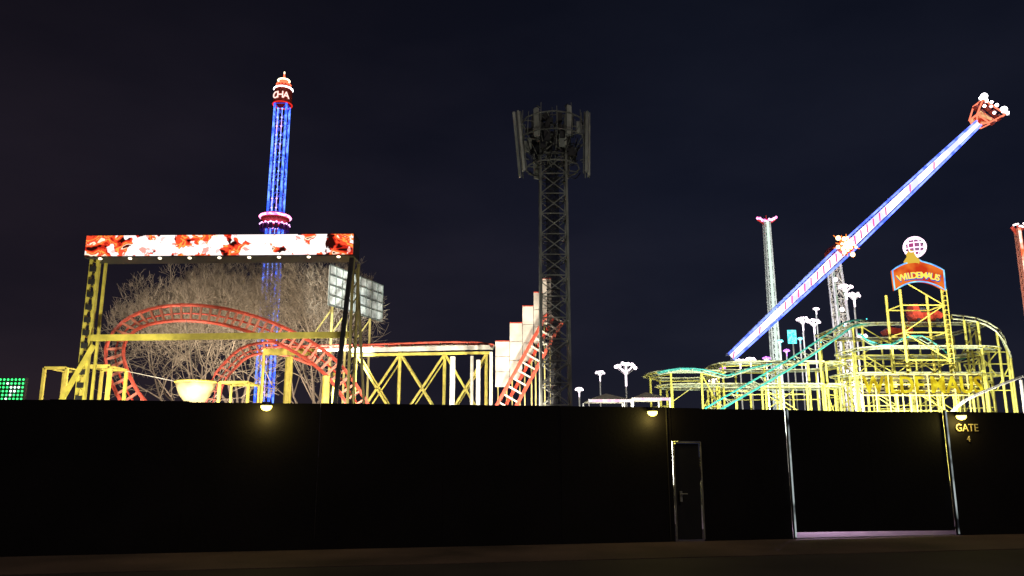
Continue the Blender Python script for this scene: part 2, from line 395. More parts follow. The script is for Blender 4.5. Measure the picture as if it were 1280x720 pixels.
for i in(0,1):
    x=x0+.12+.26*i; ps.beam((x,D+.4,0),(x,D+.4,zb),.10,.10); ps.beam((x,D+1.0,0),(x,D+1.0,zb),.09,.09)
z=.3
while z<zb:
    ps.beam((x0+.12,D+.4,z),(x0+.38,D+.4,z+.25),.05,.05); ps.beam((x0+.12,D+.4,z),(x0+.12,D+1.0,z),.05,.05)
    te.box((x0+.25,D+.36,z+.12),.24,.14,.2); z+=.5
part("post",[(ps,YEL),(te,DARK)],None,g)
ps=M(); x=x1-.05
ps.beam((x,D+.3,0),(x,D+.3,zb),.10,.1);ps.beam((x+.05,D+1.1,0),(x+.05,D+1.1,zb),.1,.1)
z=.3
while z<zb-.5: ps.beam((x,D+.3,z),(x+.05,D+1.1,z+.5),.04,.04); z+=.6
part("post",ps,YELD,g)
a=V((x-.05,D+.2,zb)); b=P(419,502,D-.8); part("brace",M().beam(b+(b-a)*.5,a,.16,.16),DARK,g,label="dark raking brace")
a=P(112,430,D); b=P(74,500,D+.1); part("brace",M().beam(b+(b-a)*1.0,a+V((0,.3,0)),.15,.15),YEL,g)
a=V((x,D+1.1,zb-.3)); part("brace",M().beam(a,G(a)+V((.2,3.4,0)),.1,.1),YELD,g)
c1=P(110,421,D);c2=P(434,417,D)
cbm=M();cbm.beam(c1+V((0,.30,0)),c2+V((0,.30,0)),.22,.22)
part("crossbeam",cbm,YEL,g)
# ------------------------------------------------------------------ coaster one
def PP(l,dd=0): return [P(u,v,d+dd) for u,v,d in l]
c1o=G(P(320,450,42))
co=thing("roller_coaster","red railed looping roller coaster on yellow supports","roller coaster",c1o)
ra,ti,spn=M(),M(),M()
arc=catmull(PP([(196,530,41),(168,505,41),(149,470,41),(143,438,41.5),(156,412,42),(184,397,43),(224,391,44),(270,394,44.5),(315,405,44),(355,421,43.5),(392,442,43),(420,466,42.5),(444,500,42),(460,530,42)]),8)
track(arc,ra,ti,spn,up=V((0,-1,.15)),gauge=.92,rr=.10,step=.50,drop=.1,tr=.075,sr=.05)
sec=catmull(PP([(264,510,44),(272,477,44),(287,457,44.5),(307,440,45),(334,435,46),(364,439,47),(392,449,47)]),8)
track(sec,ra,ti,spn,up=V((0,-1,.2)),gauge=.68,rr=.085,step=.46,drop=.1,tr=.06,sr=.04)
part("track",[(ra,REDP),(ti,SALM),(spn,RED)],None,co,label="curving red ladder track")
ra,ti,spn=M(),M(),M()
st=catmull(PP([(330,436,47),(380,434,47),(440,433,47),(500,431,47),(560,429,47),(600,430,47),(622,433,47)]),8)
track(st,ra,ti,spn,gauge=1.0,rr=.06,step=.8,drop=.18)
fa=M(); fa.beam(P(440,438,46.2),P(612,434,46.2),.08,.26)
fy=M(); fy.beam(P(440,444,46.3),P(612,441,46.3),.14,.16)
part("track",[(ra,REDP),(ti,CREAM),(spn,CREAM),(fa,CREAM),(fy,YEL)],None,co,label="level red and cream track")
sup=M();cr1=M()
def col(u,v,d,r,m): p=P(u,v,d); m.bar(G(p),p,r,8)
xs=[445,500,556,608]
for u in xs: col(u,440,46.6,.10,sup)
for a,b in zip(xs,xs[1:]):
    A=P(a,442,46.6);B=P(b,442,46.6); A2=G(A,3.6);B2=G(B,3.6)
    sup.bar(A,B2,.075,6);sup.bar(B,A2,.075,6)
    A=A+V((0,1.6,0));B=B+V((0,1.6,0)); sup.bar(A,G(B,3.6),.045,6);sup.bar(B,G(A,3.6),.045,6)
for u,v,d,r in((362,446,43,.2),(408,470,40,.18),(330,440,45.5,.08),(418,466,43,.08)): col(u,v,d,r,sup)
for u,v,d,r in((566,446,43,.15),(598,450,43,.12),(590,445,45,.10),(614,440,44,.1)): col(u,v,d,r,cr1)
sup.beam(P(330,440,44),P(395,440,44),.3,.35)
part("support",sup,YEL,co);part("support",cr1,CREAM,co,label="cream painted columns")
def portal(u0,u1,v,d,r,lbl):
    a=P(u0,v,d);b=P(u1,v,d); m=M(); m.beam(a,b,r*2,r*2); m.beam(G(a),a,r*2,r*2);m.beam(G(b),b,r*2,r*2)
    dy=V((0,1.6,0)); m.beam(a+dy,b+dy,r*1.6,r*1.6);m.beam(G(a)+dy,a+dy,r*1.6,r*1.6);m.beam(G(b)+dy,b+dy,r*1.6,r*1.6)
    m.beam(a,a+dy,r,r);m.beam(b,b+dy,r,r)
    single("portal_frame",m,YEL,G((a+b)/2),lbl,"frame",group="yellow portal frames by the coaster")
portal(275,311,478,38,.06,"low yellow steel portal frame beside the coaster")
portal(56,84,460,36,.06,"yellow steel portal frame behind the hoarding")
portal(106,138,458,37,.08,"yellow steel portal frame behind the hoarding")
tb=P(243,500,38); t=thing("fairground_tub","cream boat shaped tub hanging on thin wires","ride car",G(tb))
mm=M(); prof=[(.02,-.62),(.45,-.58),(.70,-.3),(.84,.0),(.92,.32),(.87,.34),(.78,.0),(.4,-.45)]
mm.lathe(tb+V((0,0,.45)),prof,24); mm.v=[V((x.x,x.y,x.z+.16*abs(x.x-tb.x)**2)) for x in mm.v]
part("body",mm,paint("cream_yellow",(.52,.45,.22),.5,var=.5,scale=2),t,True)
part("rim",M().ring(tb+V((0,0,.84)),.93,.05,28),YEL,t); part("stand",M().bar(G(tb),tb-V((0,0,.1)),.15,8),YELD,t)
for e_,p_ in((-.85,P(158,464,38.5)),(.85,P(300,440,42)),(0,P(232,395,42.5))): part("wire",M().bar(tb+V((e_,0,.85 if e_ else .4)),p_,.016),CREAM,t)
part("seat",M().box(tb+V((0,.2,.5)),1.0,.4,.3).box(tb+V((0,.42,.75)),1.0,.12,.5),RED,t)
# lift hill with stepped panels
lh=thing("lift_hill","stepped cream panels beside a red and white lift track","roller coaster",G(P(650,450,44)))
ra,ti,spn=M(),M(),M()
lp=[P(604,560,43.3).lerp(P(694,396,43.3),i/20) for i in range(21)]
track(lp,ra,ti,spn,gauge=.95,up=V((.5,-.8,.5)),rr=.10,step=.5,drop=.2,tr=.06)
part("track",[(ra,REDP),(ti,CREAM),(spn,RED)],None,lh)
PANM=paint("mottled_cream_panel",(.76,.68,.57),.5,var=.6,scale=.9)
zbot=P(640,470,44.4)
for u0,u1,v0,v1 in((619,637,427,484),(637,653,404,474),(653,667,383,452),(667,678,366,430),(678,689,349,404)):
    pa=M();bt=M()
    a=P(u0,v0,44.4);b=P(u1,v1,44.4); a.x=P(u0,(v0+v1)/2,44.4).x; b.x=P(u1,(v0+v1)/2,44.4).x
    hh=(a.z-b.z)/3
    for j in range(3): pa.box(((a.x+b.x)/2,44.4+ru(-.02,.02),b.z+hh*(j+.5)),b.x-a.x-.02,.12,hh-.03)
    for f in(.2,.8): bt.beam((a.x+(b.x-a.x)*f,44.52,0),(a.x+(b.x-a.x)*f,44.52,a.z-.1),.08,.08)
    rd=M().bar(V((a.x,44.3,a.z+.02)),V((b.x,44.3,a.z+.02)),.03,6)
    part("panel",[(pa,PANM),(bt,YELD),(rd,RED)],None,lh,label="cream stepped panel with red edging")
# billboard
bb=thing("lit_billboard","white gridded panel board raised on slim posts","billboard",G(P(445,380,53)))
A=P(412,331,50);B=P(410,381,50);C=P(478,356,56.5); dx=G(C)-G(A); L=dx.length; dx.normalize(); nn=V((dx.y,-dx.x,0))
if nn.y>0: nn=-nn
hgt=A.z-B.z
wp=M();gr=M()
nx,nz=9,4
for i in range(nx):
    for j in range(nz):
        c=A+dx*(L*(i+.5)/nx)-V((0,0,hgt*(j+.5)/nz)); wp.box(c,L/nx-.02,.06,hgt/nz-.02,dx,nn)
for j in range(nz+1): gr.beam(A-V((0,0,hgt*j/nz))+nn*.06,A+dx*L-V((0,0,hgt*j/nz))+nn*.06,.06,.06)
for i in range(nx+1):
    c=A+dx*(L*i/nx)+nn*.06; gr.beam(c,c-V((0,0,hgt)),.06,.06)
part("panel",[(wp,paint("mottled_white_panel",(.80,.84,.80),.5,var=.6,scale=1.6)),(gr,paint("grey_grid",(.16,.19,.17),.5))],None,bb)
for f in(.15,.4,.85):
    pm=M(); c=A+dx*L*f-nn*.3; pm.beam(G(c),c,.14,.14); pm.beam(c-V((0,0,hgt)),c-V((0,0,hgt+1.5))-nn*1.2,.07,.07)
    part("post",pm,YELD,bb)
# ------------------------------------------------------------------ bare trees
def tree(base,h,rad,zc,seed,lbl,ml=8,tw=.0135):
    rnd=random.Random(seed); tk=M();cw=M()
    t=thing("bare_tree",lbl,"tree",base,"bare winter trees")
    def inside(p,k=1.0):
        q=p-V((base.x,base.y,zc)); return (q.x/rad)**2+(q.y/rad)**2+(q.z/(h-zc))**2<k
    def grow(p,d,L,r,lev):
        mdl=tk if lev<3 else cw
        q=p+d*L*.5+V((rnd.uniform(-1,1),rnd.uniform(-1,1),rnd.uniform(-.5,.8)))*L*.07
        d2=(d+V((rnd.uniform(-1,1),rnd.uniform(-1,1),rnd.uniform(-.3,.9)))*.22).normalized(); e=q+d2*L*.5
        n=6 if lev<2 else (4 if lev<4 else 3); r=max(r,tw)
        mdl.bar(p,q,r,n,r*.85,cap=False);mdl.bar(q,e,r*.85,n,r*.65,cap=False)
        if lev>=ml or not inside(e,.95+.12*rnd.random()): return
        k=5 if lev==0 else (3 if lev<6 else 4)
        for i in range(k):
            ang=2*math.pi*(i+rnd.random()*.7)/k; spread=rnd.uniform(.35,.9) if lev else rnd.uniform(.15,.9)
            h_=V((0,0,1)) if abs(d2.z)<.9 else V((1,0,0)); x=d2.cross(h_).normalized();y=x.cross(d2)
            nd=(d2+(x*math.cos(ang)+y*math.sin(ang))*spread*1.1+V((0,0,.08))).normalized()
            st=e if i<2 else q.lerp(e,rnd.random())
            grow(st,nd,(L*rnd.uniform(.70,.90)) if lev<5 else L*rnd.uniform(.5,.75),r*rnd.uniform(.42,.58),lev+1)
    grow(V(base),V((0,0,1)),h*.235,.24,0)
    part("trunk",tk,BARK,t);part("crown",cw,TWIG,t)
tree(G(P(236,480,54)),16.0,6.2,6.5,3,"wide bare tree with dense twigs lit from below",8,.0115)
tree(G(P(394,480,57)),17.0,5.4,7,8,"wide bare tree with dense twigs behind the tower",8,.0115)
tree(G(P(305,480,66)),20,7.2,8,21,"tall bare tree with fine twigs behind the others",8,.0125)
# ------------------------------------------------------------------ drop tower
D=120; tp=P(353,132,D); o=G(tp)
dt=thing("drop_tower","very tall drop tower outlined in blue lights","ride tower",o)
le,la=M(),M(); lattice(le,la,o,tp,2.1,1.85,3.0,.19,.07)
part("lattice",[(le,E_BLUE),(la,emit("dim_blue_led",(.02,.05,.65),1.0,(.10,.10,.7),scale=.5))],None,dt)
bl=M()
z=2
while z<tp.z-1:
    for sx in(-.35,.35): bl.sph((o.x+sx,o.y-1.1,z),.16,5,3)
    z+=1.5
bl.bar((o.x-.35,o.y-1.05,1),(o.x-.35,o.y-1.05,tp.z-1),.05).bar((o.x+.35,o.y-1.05,1),(o.x+.35,o.y-1.05,tp.z-1),.05)
part("lamp_string",bl,emit("violet_lamp",(.20,.35,1),2.6,(.7,.35,.8),scale=.3,lo=.5,hi=.68),dt)
c=P(345,275,D); c=V((o.x,o.y,c.z))
ga=M();ga.lathe(c,[(1.6,.9),(2.1,.8),(2.2,.1),(1.7,-.5),(1.6,-1.6)],24)
gn=part("gondola",ga,RED,dt); 
part("light_ring",M().ring(c+V((0,0,.4)),2.3,.20,30),E_PINK,gn);part("light_ring",M().ring(c-V((0,0,.9)),1.8,.18,30),E_PINK,gn)
for i in range(16):
    a=2*math.pi*i/16; x=V((math.cos(a),math.sin(a),0)); 
    part("seat",[(M().box(c+x*2.0-V((0,0,1.4)),.5,.5,.9,x,V((-x.y,x.x,0))),paint("purple_seat",(.2,.05,.3),.5)),(M().sph(c+x*2.2+V((0,0,-.85)),.17,6,4),emit("violet_white",(.9,.45,1),3))],None,gn)
ct=V((o.x,o.y,P(355,122,D).z))
hd_=part("crown_sign",M().lathe(ct,[(1.3,-1.3),(1.45,-1.2),(1.45,1.2),(1.3,1.3),(.9,1.9),(.8,2.4)],24),RED,dt)
lt=M()
for chh,a in zip("CHA",(-126,-90,-54)):
    a=math.radians(a); x=V((math.cos(a),math.sin(a),0)); lt.text(chh,faceM(ct+x*1.5-V((0,0,.66)),V((-x.y,x.x,0))),1.6,.05)
part("lettering",lt,emit("hot_white_letter",(1,.70,.62),1.6),hd_,label="glowing letters CHA wrapped round the crown")
part("light_ring",M().ring(ct+V((0,0,1.35)),1.45,.10),E_WHITE,hd_);part("light_ring",M().ring(ct+V((0,0,2.2)),1.1,.10),E_REDH,hd_);part("light_ring",M().ring(ct-V((0,0,1.3)),1.5,.10),E_RED,hd_)
part("light_ring",M().ring(ct+V((0,0,2.9)),.9,.12),E_WARM,hd_)
top=P(356,90,D).z
part("spire",M().lathe(ct,[(.9,2.0),(.7,3.0),(.22,3.3),(.12,3.9),(.05,top-ct.z)],10),E_REDH,hd_)
part("beacon",M().bar(V((o.x,o.y,top-1.8)),V((o.x,o.y,top)),.10,6),E_WARM,hd_)
# ------------------------------------------------------------------ phone mast
D=38; tp=V((P(691,215,D).x,D,P(691,150,D).z)); o=G(tp)
pm=thing("phone_mast","dark galvanised lattice phone mast crowned with panel antennas","mast",o)
le,la=M(),M(); lattice(le,la,o,tp,1.42,1.24,1.0,.075,.032)
part("lattice",[(le,GALV),(la,GALV)],None,pm)
cb=M()
for i in range(10): cb.bar(V((o.x-.32+.065*i,D+.15,0)),V((o.x-.32+.065*i,D+.15,tp.z-.6)),.026,5)
z=.3
while z<tp.z-2:
    cb.bar((o.x-.36,D+.2,z),(o.x+.36,D+.2,z),.04);z+=.35
part("cable_ladder",cb,paint("black_cable",(.03,.03,.03),.6),pm)
zA=P(690,142,D).z;zB=P(690,222,D).z
fr=M()
for z,Rr in((zA-.55,1.55),(zA-1.5,1.66),(zB+.45,1.35),(zB+1.0,.9)):
    fr.ring((o.x,D,z),Rr,.04,12)
    for i in range(6):
        a=math.pi/3*i+.3; fr.bar((o.x+.3*math.cos(a),D+.3*math.sin(a),z),(o.x+Rr*math.cos(a),D+Rr*math.sin(a),z),.03)
for i in range(12):
    a=2*math.pi*i/12+.1; x=V((math.cos(a),math.sin(a),0)); q=V((o.x,D,0))
    fr.bar(q+x*1.58+V((0,0,zA-1.6)),q+x*1.5+V((0,0,zA-.2+ru(-.2,.35))),.022)
    fr.bar(q+x*1.6+V((0,0,zA-1.5)),q+x*.65+V((0,0,zB+.5)),.02)
fr.bar(tp,tp+V((0,0,.7)),.02)
part("headframe",fr,GALV,pm)
def antenna(a,rad,z0,z1,w,tilt):
    x=V((math.cos(a),math.sin(a),0)); q=V((o.x,D,0))+x*rad; up=(V((0,0,1))+x*tilt).normalized(); yy=up.cross(V((-x.y,x.x,0))).normalized()
    m=M(); c=q+V((0,0,(z0+z1)/2)); m.box(c,w,.13,z1-z0,V((-x.y,x.x,0)),yy,up); m.box(c+up*((z1-z0)/2+.03),w*.8,.10,.06,V((-x.y,x.x,0)),yy,up)
    part("panel_antenna",[(m,ANT),(M().bar(c-x*.16-up*(z1-z0)*.52,c-x*.16+up*(z1-z0)*.52,.035,6).bar(c-x*.05+up*.9,c-x*.35+up*.9,.03).bar(c-x*.05-up*.9,c-x*.35-up*.9,.03),GALV)],None,pm)
for a,rd,z0,z1,w_,t_ in((180,1.80,zB+.05,zA,.32,.09),(200,1.72,zB+.15,zA-.2,.2,.10),(0,1.82,zB+.05,zA-.05,.34,.02),(-18,1.78,zB+.1,zA-.2,.22,.03),
    (60,1.6,zB+.4,zA-.3,.3,.06),(120,1.6,zB+.4,zA-.2,.3,.06),(-125,1.45,zA-1.7,zA-.3,.26,.04),(-60,1.45,zA-1.7,zA-.2,.26,.04)):
    antenna(math.radians(a),rd,z0,z1,w_,t_)
for i in range(54):
    a=ru(0,6.28); q=V((o.x+math.cos(a)*ru(.3,1.35),D+math.sin(a)*ru(.4,1.2),ru(zA-2.3,zA-.4)))
    part("radio_unit",M().box(q,ru(.15,.36),ru(.12,.25),ru(.25,.65)),ANT if i%5==0 else DARK,pm)
for i in range(18):
    a=ru(0,6.28);b=a+ru(-.8,.8); p0=V((o.x+1.4*math.cos(a),D+1.4*math.sin(a),ru(zB+.2,zA-1))); p3=V((o.x+.5*math.cos(b),D+.5*math.sin(b),ru(zB+.2,zA-1)))
    part("jumper_cable",M().path(catmull([p0,p0.lerp(p3,.3)-V((0,0,.4)),p0.lerp(p3,.7)-V((0,0,.35)),p3],5),.025,4),DARK,pm)
# ------------------------------------------------------------------ swing arm ride
D=80
A=P(912,447,D);H0=P(1052,311,D);B=P(1219,157,D)
ax=(B-A).normalized(); side=V((0,1,0)); upn=ax.cross(side).normalized()
o=G(P(1064,500,D+2.5))
sw=thing("swing_arm_ride","giant rotating arm ride lit in blue and white","thrill ride",o)
def armw(t): return .62+.76*(1-abs(t-.47)/.53)**.8
ch=M();led=M();inner=M();n=40
for k in range(n):
    t0,t1=k/n,(k+1)/n; p0,p1=A.lerp(B,t0),A.lerp(B,t1); w0,w1=armw(t0)/2,armw(t1)/2
    for su in(-1,1):
        for sy in(-.6,.6):
            q0=p0+upn*w0*su+side*sy;q1=p1+upn*w1*su+side*sy
            ch.bar(q0,q1,.07)
            if sy<0: led.bar(q0-side*.1,q1-side*.1,.12)
        ch.bar(p0+upn*w0*su-side*.6,p0+upn*w0*su+side*.6,.05)
    for sy in(-.6,.6):
        ch.bar(p0+upn*w0+side*sy,p1-upn*w1+side*sy,.045);ch.bar(p0-upn*w0+side*sy,p1+upn*w1+side*sy,.045)
    hw=.62
    inner.ext([p0-upn*w0*hw-side*.66,p1-upn*w1*hw-side*.66,p1+upn*w1*hw-side*.66,p0+upn*w0*hw-side*.66],side*.08)
    if .22<t0<.58 or (k%4==0 and t0<.9):
        part("light_dash",M().bar(p0-upn*w0*.5-side*.78,p0.lerp(p1,.6)+upn*w0*.5-side*.78,.075),emit("pink_dash_led",(1,.08,.25),1.6),sw)
part("arm",ch,paint("pale_blue_steel",(.35,.42,.7),.4),sw);part("light_strip",led,E_BLUEH,sw);part("light_panel",inner,E_ARM,sw)
hb=M();st=M();hr=M()
hr_=part("hub",hb.bar(H0-side*1.3,H0+side*2.6,.8,14),RED,sw)
for i in range(14):
    a=2*math.pi*i/14+.2; d=V((math.cos(a),0,math.sin(a))); rr0=ru(.4,1.15); st.sph(H0-side*1.5+d*rr0,ru(.12,.26),7,5)
    hr.bar(H0-side*1.3,H0-side*1.3+d*(rr0+ru(.3,.6)),.11,4,.04)
st.sph(H0-side*1.5,.45,8,5)
part("star_light",[(st,emit("hot_warm_white",(1,.66,.34),5)),(hr,emit("orange_ray",(1,.25,.04),1.6))],None,hr_)
cl,cla=M(),M(); lattice(cl,cla,G(H0+side*2.4)+V((.9,0,0)),H0+side*2.4,1.5,1.0,1.6,.12,.06)
part("column",[(cl,WHITE),(cla,CREAM)],None,sw)
pb_=G(H0+side*1.5)+V((.9,0,0)); pt_=H0+side*1.6
for sx in(-.55,.55): part("light_strip",M().bar(pb_+V((sx,0,0)),pt_+V((sx*.7,0,-1)),.07),emit("column_strip",(.35,.5,.35),1,(1,.85,.95),scale=.7),sw)
for i in range(7):
    q=pb_.lerp(pt_,.45+.07*i)+V((ru(-.6,.6),-.3,0)); part("lamp",M().sph(q,ru(.14,.26),7,4),emit("column_lamp",(1,.85,.92),4),sw)
q=B; gf=M(); shell=M(); shell2=M()
for sy in(-.9,.9):
    a=q+side*sy*.4
    e1=q+ax*2.2+upn*1.5+side*sy;e2=q+ax*2.7-upn*1.2+side*sy; m1=q+ax*.6+upn*.8+side*sy*.8; m2=q+ax*.8-upn*.7+side*sy*.8
    for s_,e_ in((a,m1),(m1,e1),(a,m2),(m2,e2),(e1,e2),(m1,m2)): gf.bar(s_,e_,.09)
for e_ in(q+ax*2.2+upn*1.5,q+ax*2.7-upn*1.2,q+ax*.7+upn*.75): gf.bar(e_-side,e_+side,.09)
shell.ext([q+ax*.1-side*.7,q+ax*.6+upn*.6-side*.7,q+ax*1.2+upn*.8-side*.7,q+ax*1.4-upn*.7-side*.7,q+ax*.8-upn*.55-side*.7],side*1.4)
gd=part("gondola",[(gf,emit("red_gondola_led",(1,.22,.12),1.6)),(shell,emit("gondola_glow",(.5,.03,.015),1,(1,.55,.25),scale=1.6,lo=.42,hi=.58))],None,sw)
for i in range(4):
    c=q+ax*2.1+upn*(1.2-.72*i)
    for sy in(-.6,.6): part("seat",M().box(c+side*sy,.35,.5,.5,ax,side,upn).box(c+side*sy-ax*.15,.1,.5,.65,ax,side,upn),paint("dark_red_seat",(.3,.04,.03),.5),gd)
for a_,b_,r_ in((2.5,1.65,.36),(2.35,1.15,.18),(2.6,.7,.15),(2.9,-.75,.36),(2.9,-1.25,.2),(2.1,1.75,.2),(2.75,.1,.18),(1.7,.9,.15),(1.9,-.3,.15),(2.2,.4,.12)): part("floodlight_head",M().sph(q+ax*a_+upn*b_-side*.95,r_,9,6),E_WHITE,gd)
# ------------------------------------------------------------------ slim towers
def slim(u,v,D,w,label,strip,headm,hs,mat,sr=.05):
    tp=P(u,v,D);o=G(tp); t=thing("ride_mast",label,"ride tower",o,"slim lit ride masts")
    a,b=M(),M(); lattice(a,b,o,tp,w*1.25,w*.8,w*1.3,w*.13,w*.07); part("lattice",[(a,mat),(b,mat)],None,t)
    s=M(); s.bar(o-V((0,w*.75,0)),tp-V((0,w*.55,0)),sr); part("light_strip",s,strip,t)
    h=M(); k=M()
    for i in range(9):
        x=(i-4)/4; h.sph(tp+V((x*hs,-.3,.25*hs*abs(x)+ru(0,.3))),.2*hs/1.3,7,5)
    for sx in(-1,1): k.bar(tp-V((0,0,.5)),tp+V((sx*hs,0,.35*hs)),.12)
    k.bar(tp,tp+V((0,0,hs*.8)),.06); part("head",[(h,headm),(k,RED)],None,t)
    return t
slim(958,278,100,.85,"slender pale lattice mast with a pink lit head",emit("pale_green_strip",(.75,.95,.8),1.2),E_PINK,1.2,WHITE,.18)
slim(1272,286,60,.4,"thin pale mast with red and white lights",emit("pink_white_strip",(1,.12,.04),2,(1,.75,.6),scale=1.2),emit("warm_head",(1,.8,.78),5),.45,paint("dim_red_mast",(.4,.14,.10),.5),.10)
# ------------------------------------------------------------------ fan lights
PWB=emit("pinkish_white_bulb",(1,.82,.93),4)
LIL=emit("purple_bulb",(.65,.2,1),2.5); CYB=emit("cyan_bulb",(.2,.9,1),2.5)
for (u,v,D,s,bm) in((782,462,90,1.15,PWB),(750,468,95,.5,PWB),(724,489,80,.35,PWB),(1003,402,84,.6,PWB),(1017,405,84,.65,PWB),(1057,362,74,.62,PWB),(1067,372,72,.55,PWB),(925,454,84,.5,PWB),(938,452,84,.5,PWB),(1078,423,66,.35,PWB),(892,478,75,.4,PWB),(1020,388,90,.3,PWB),(983,440,88,.3,LIL),(975,428,92,.3,CYB),(958,450,92,.4,LIL),(1000,425,88,.25,CYB),(903,462,90,.3,LIL)):
    tp=P(u,v,D); t=thing("light_mast","white post topped with a fan of bright bulbs" if bm==PWB else "pale post topped with a small fan of coloured bulbs","lamp",G(tp),"fairground lights on posts")
    part("post",M().bar(G(tp),tp,.08,6),WHITE,t)
    b=M();k=M()
    for i in range(9):
        a=math.radians(20+140*i/8); e_=tp+V((math.cos(a)*s,-.1+.3*s*math.sin(i*2.4),math.sin(a)*s*.45+.1+ru(-.1,.1)*s)); b.sph(e_,.14*s+.05,6,4); k.bar(tp-V((0,0,.6*s)),e_,.03)
        if i%3==1: b.bar(tp-V((0,0,.3*s)),e_,.06*s+.02)
    b.bar(tp-V((0,.12,1.6*s)),tp-V((0,.12,.2*s)),.09*s+.02)
    part("lamp_head",[(b,bm),(k,WHITE)],None,t)
for (u0,u1,v,D) in((735,790,499,50),(790,838,497,52)):
    a=P(u0,v,D);b=P(u1,v,D);c=(a+b)/2; t=thing("canopy","pale ride canopy with a glowing pinkish rim","canopy",G(c),"lit canopies behind the hoarding")
    wd=b.x-a.x-.1; z=a.z; m=M(); ap=V((c.x,c.y+2,z+.5))
    base_=[V((c.x-wd/2,D,z)),V((c.x+wd/2,D,z)),V((c.x+wd/2,D+4,z)),V((c.x-wd/2,D+4,z))]
    m.v+=base_+[ap]; m.f+=[(0,1,4),(1,2,4),(2,3,4),(3,0,4)]
    part("roof",m,CREAM,t); part("light_strip",M().beam(base_[0]-V((0,.05,.1)),base_[1]-V((0,.05,.1)),.08,.16),emit("rim_light",(1,.55,.75),1.3,(1,.9,.9),scale=2),t)
    for q in base_: part("post",M().bar(G(q),q,.06),WHITE,t)
# ------------------------------------------------------------------ green display
D=36; t=thing("led_display","small display of green lamps on a post","sign",G(P(14,486,D)))
a=P(-2,472,D);b=P(28,501,D)
cb=M().box(((a.x+b.x)/2,D+.15,(a.z+b.z)/2),b.x-a.x,.2,a.z-b.z)
m=M();mw=M()
for i in range(7):
    for j in range(6):
        p=V((a.x+(b.x-a.x)*(i+.5)/7,D+.03,b.z+(a.z-b.z)*(j+.5)/6)); (mw if (i in(3,4) and j in(2,3)) or R()<.12 else m).sph(p,.05,6,4)
part("screen",[(cb,DARK),(m,E_GRN),(mw,emit("pale_green_led",(.6,1,.75),4))],None,t);part("post",M().bar((a.x+.5,D+.3,0),(a.x+.5,D+.3,a.z),.06),GALV,t)
t=thing("lit_sign","small cyan lit vertical sign on a post","sign",G(P(990,420,76)))
part("panel",M().box(P(990,421,76),.8,.15,1.3),E_CYAN,t);part("post",M().bar(G(P(990,420,76.2)),P(990,412,76.2),.08),GALV,t)
# ------------------------------------------------------------------ wild mouse coaster
wm=thing("wild_mouse_coaster","yellow scaffold style coaster with teal hairpin tracks","roller coaster",G(P(1080,450,60)))
yl=M();ra,ti,spn=M(),M(),M();tra,tti=M(),M()
def loop(u0,u1,v,D1,D2,teal=False,tilt=0,every=3):
    z=P((u0+u1)/2,v,D1).z; xa=P(u0,v,D1).x; xb=P(u1,v,D1).x; rc=min(1.8,(D2-D1)/2-.01)
    pts=[]
    for cx,cy,a0 in((xb-rc,D1+rc,-90),(xb-rc,D2-rc,0),(xa+rc,D2-rc,90),(xa+rc,D1+rc,180)):
        for k in range(6):
            a=math.radians(a0+18*k); x=cx+rc*math.cos(a); pts.append(V((x,cy+rc*math.sin(a),z+tilt*(x-(xa+xb)/2))))
    pts.append(pts[0].copy())
    dense=[]
    for a,b in zip(pts,pts[1:]):
        m_=max(1,int((b-a).length/1.2))
        for k in range(m_): dense.append(a.lerp(b,k/m_))
    dense.append(pts[0].copy())
    p=track(dense,tra if teal else ra,tti if teal else ti,spn,gauge=.8,rr=.05,step=1.1,drop=.15,tr=.022,sr=.04)
    prev=None
    for j in range(0,len(p)-1,every):
        q=p[j]-V((0,0,.15)); yl.bar(G(q),q,.08,6)
        if prev is not None and (q-prev).length<6:
            z_=q.z-.1
            while z_>3.0:
                if R()<.7: yl.bar(G(prev,min(z_,prev.z)),G(q,min(z_,q.z)),.05)
                if R()<.4: yl.bar(G(prev,min(z_,prev.z)),G(q,max(2.5,min(z_,q.z)-2.2)),.045)
                z_-=2.2
        prev=q
    return p
loop(822,908,463,57,63)
loop(830,1060,480,59,62.5)
loop(905,1062,452,60,66)
loop(1064,1240,404,61,69)
loop(1080,1258,433,58,64)
loop(1062,1262,466,60.5,65)
# right hand end: top track curves down and back to the lower level
dn=catmull(PP([(1190,396,60),(1222,400,59.5),(1246,412,59),(1258,430,59),(1262,446,59.5)]),8)
track(dn,ra,ti,spn,gauge=.8,step=.8,rr=.06,tr=.03,drop=.15,sr=.04,up=V((.3,-.6,.7)))
for u,v in((1246,414),(1258,432),(1263,448),(1222,402),(1205,400)):
    p=P(u,v,59); yl.bar(G(p),p,.09,6)
for v in(440,455,470,488): yl.bar(P(1205,v,59),P(1263,v,59),.05)
yl.bar(P(1222,440,59),P(1246,470,59),.05);yl.bar(P(1246,440,59),P(1222,470,59),.05);yl.bar(P(1205,455,59),P(1222,488,59),.05);yl.bar(P(1263,455,59),P(1246,488,59),.05)
run=catmull(PP([(1075,418,59),(1092,430,58.5),(1110,432,58.5),(1130,422,58.5),(1150,421,58.5),(1172,436,58.5),(1186,450,59),(1200,448,60)]),6)
track(run,tra,tti,spn,gauge=.8,step=.8,rr=.055,tr=.03,drop=.15,sr=.04)
run=catmull(PP([(822,466,56.4),(850,461,56),(880,463,56),(905,470,56.5),(930,462,57.5),(960,455,58.5)]),6)
track(run,tra,tti,spn,gauge=.8,step=.8,rr=.045,tr=.03,drop=.15,sr=.04)
lift=catmull(PP([(880,518,57),(905,503,57),(950,477,58),(1000,447,59),(1040,420,60),(1062,405,61),(1085,402,62)]),6)
lp_=track(lift,tra,tti,spn,gauge=.9,step=.7,rr=.07,up=V((-.3,-.6,.7)),tr=.035)
for j in range(4,len(lp_),6): yl.bar(G(lp_[j]),lp_[j]-V((0,0,.25)),.08,6)
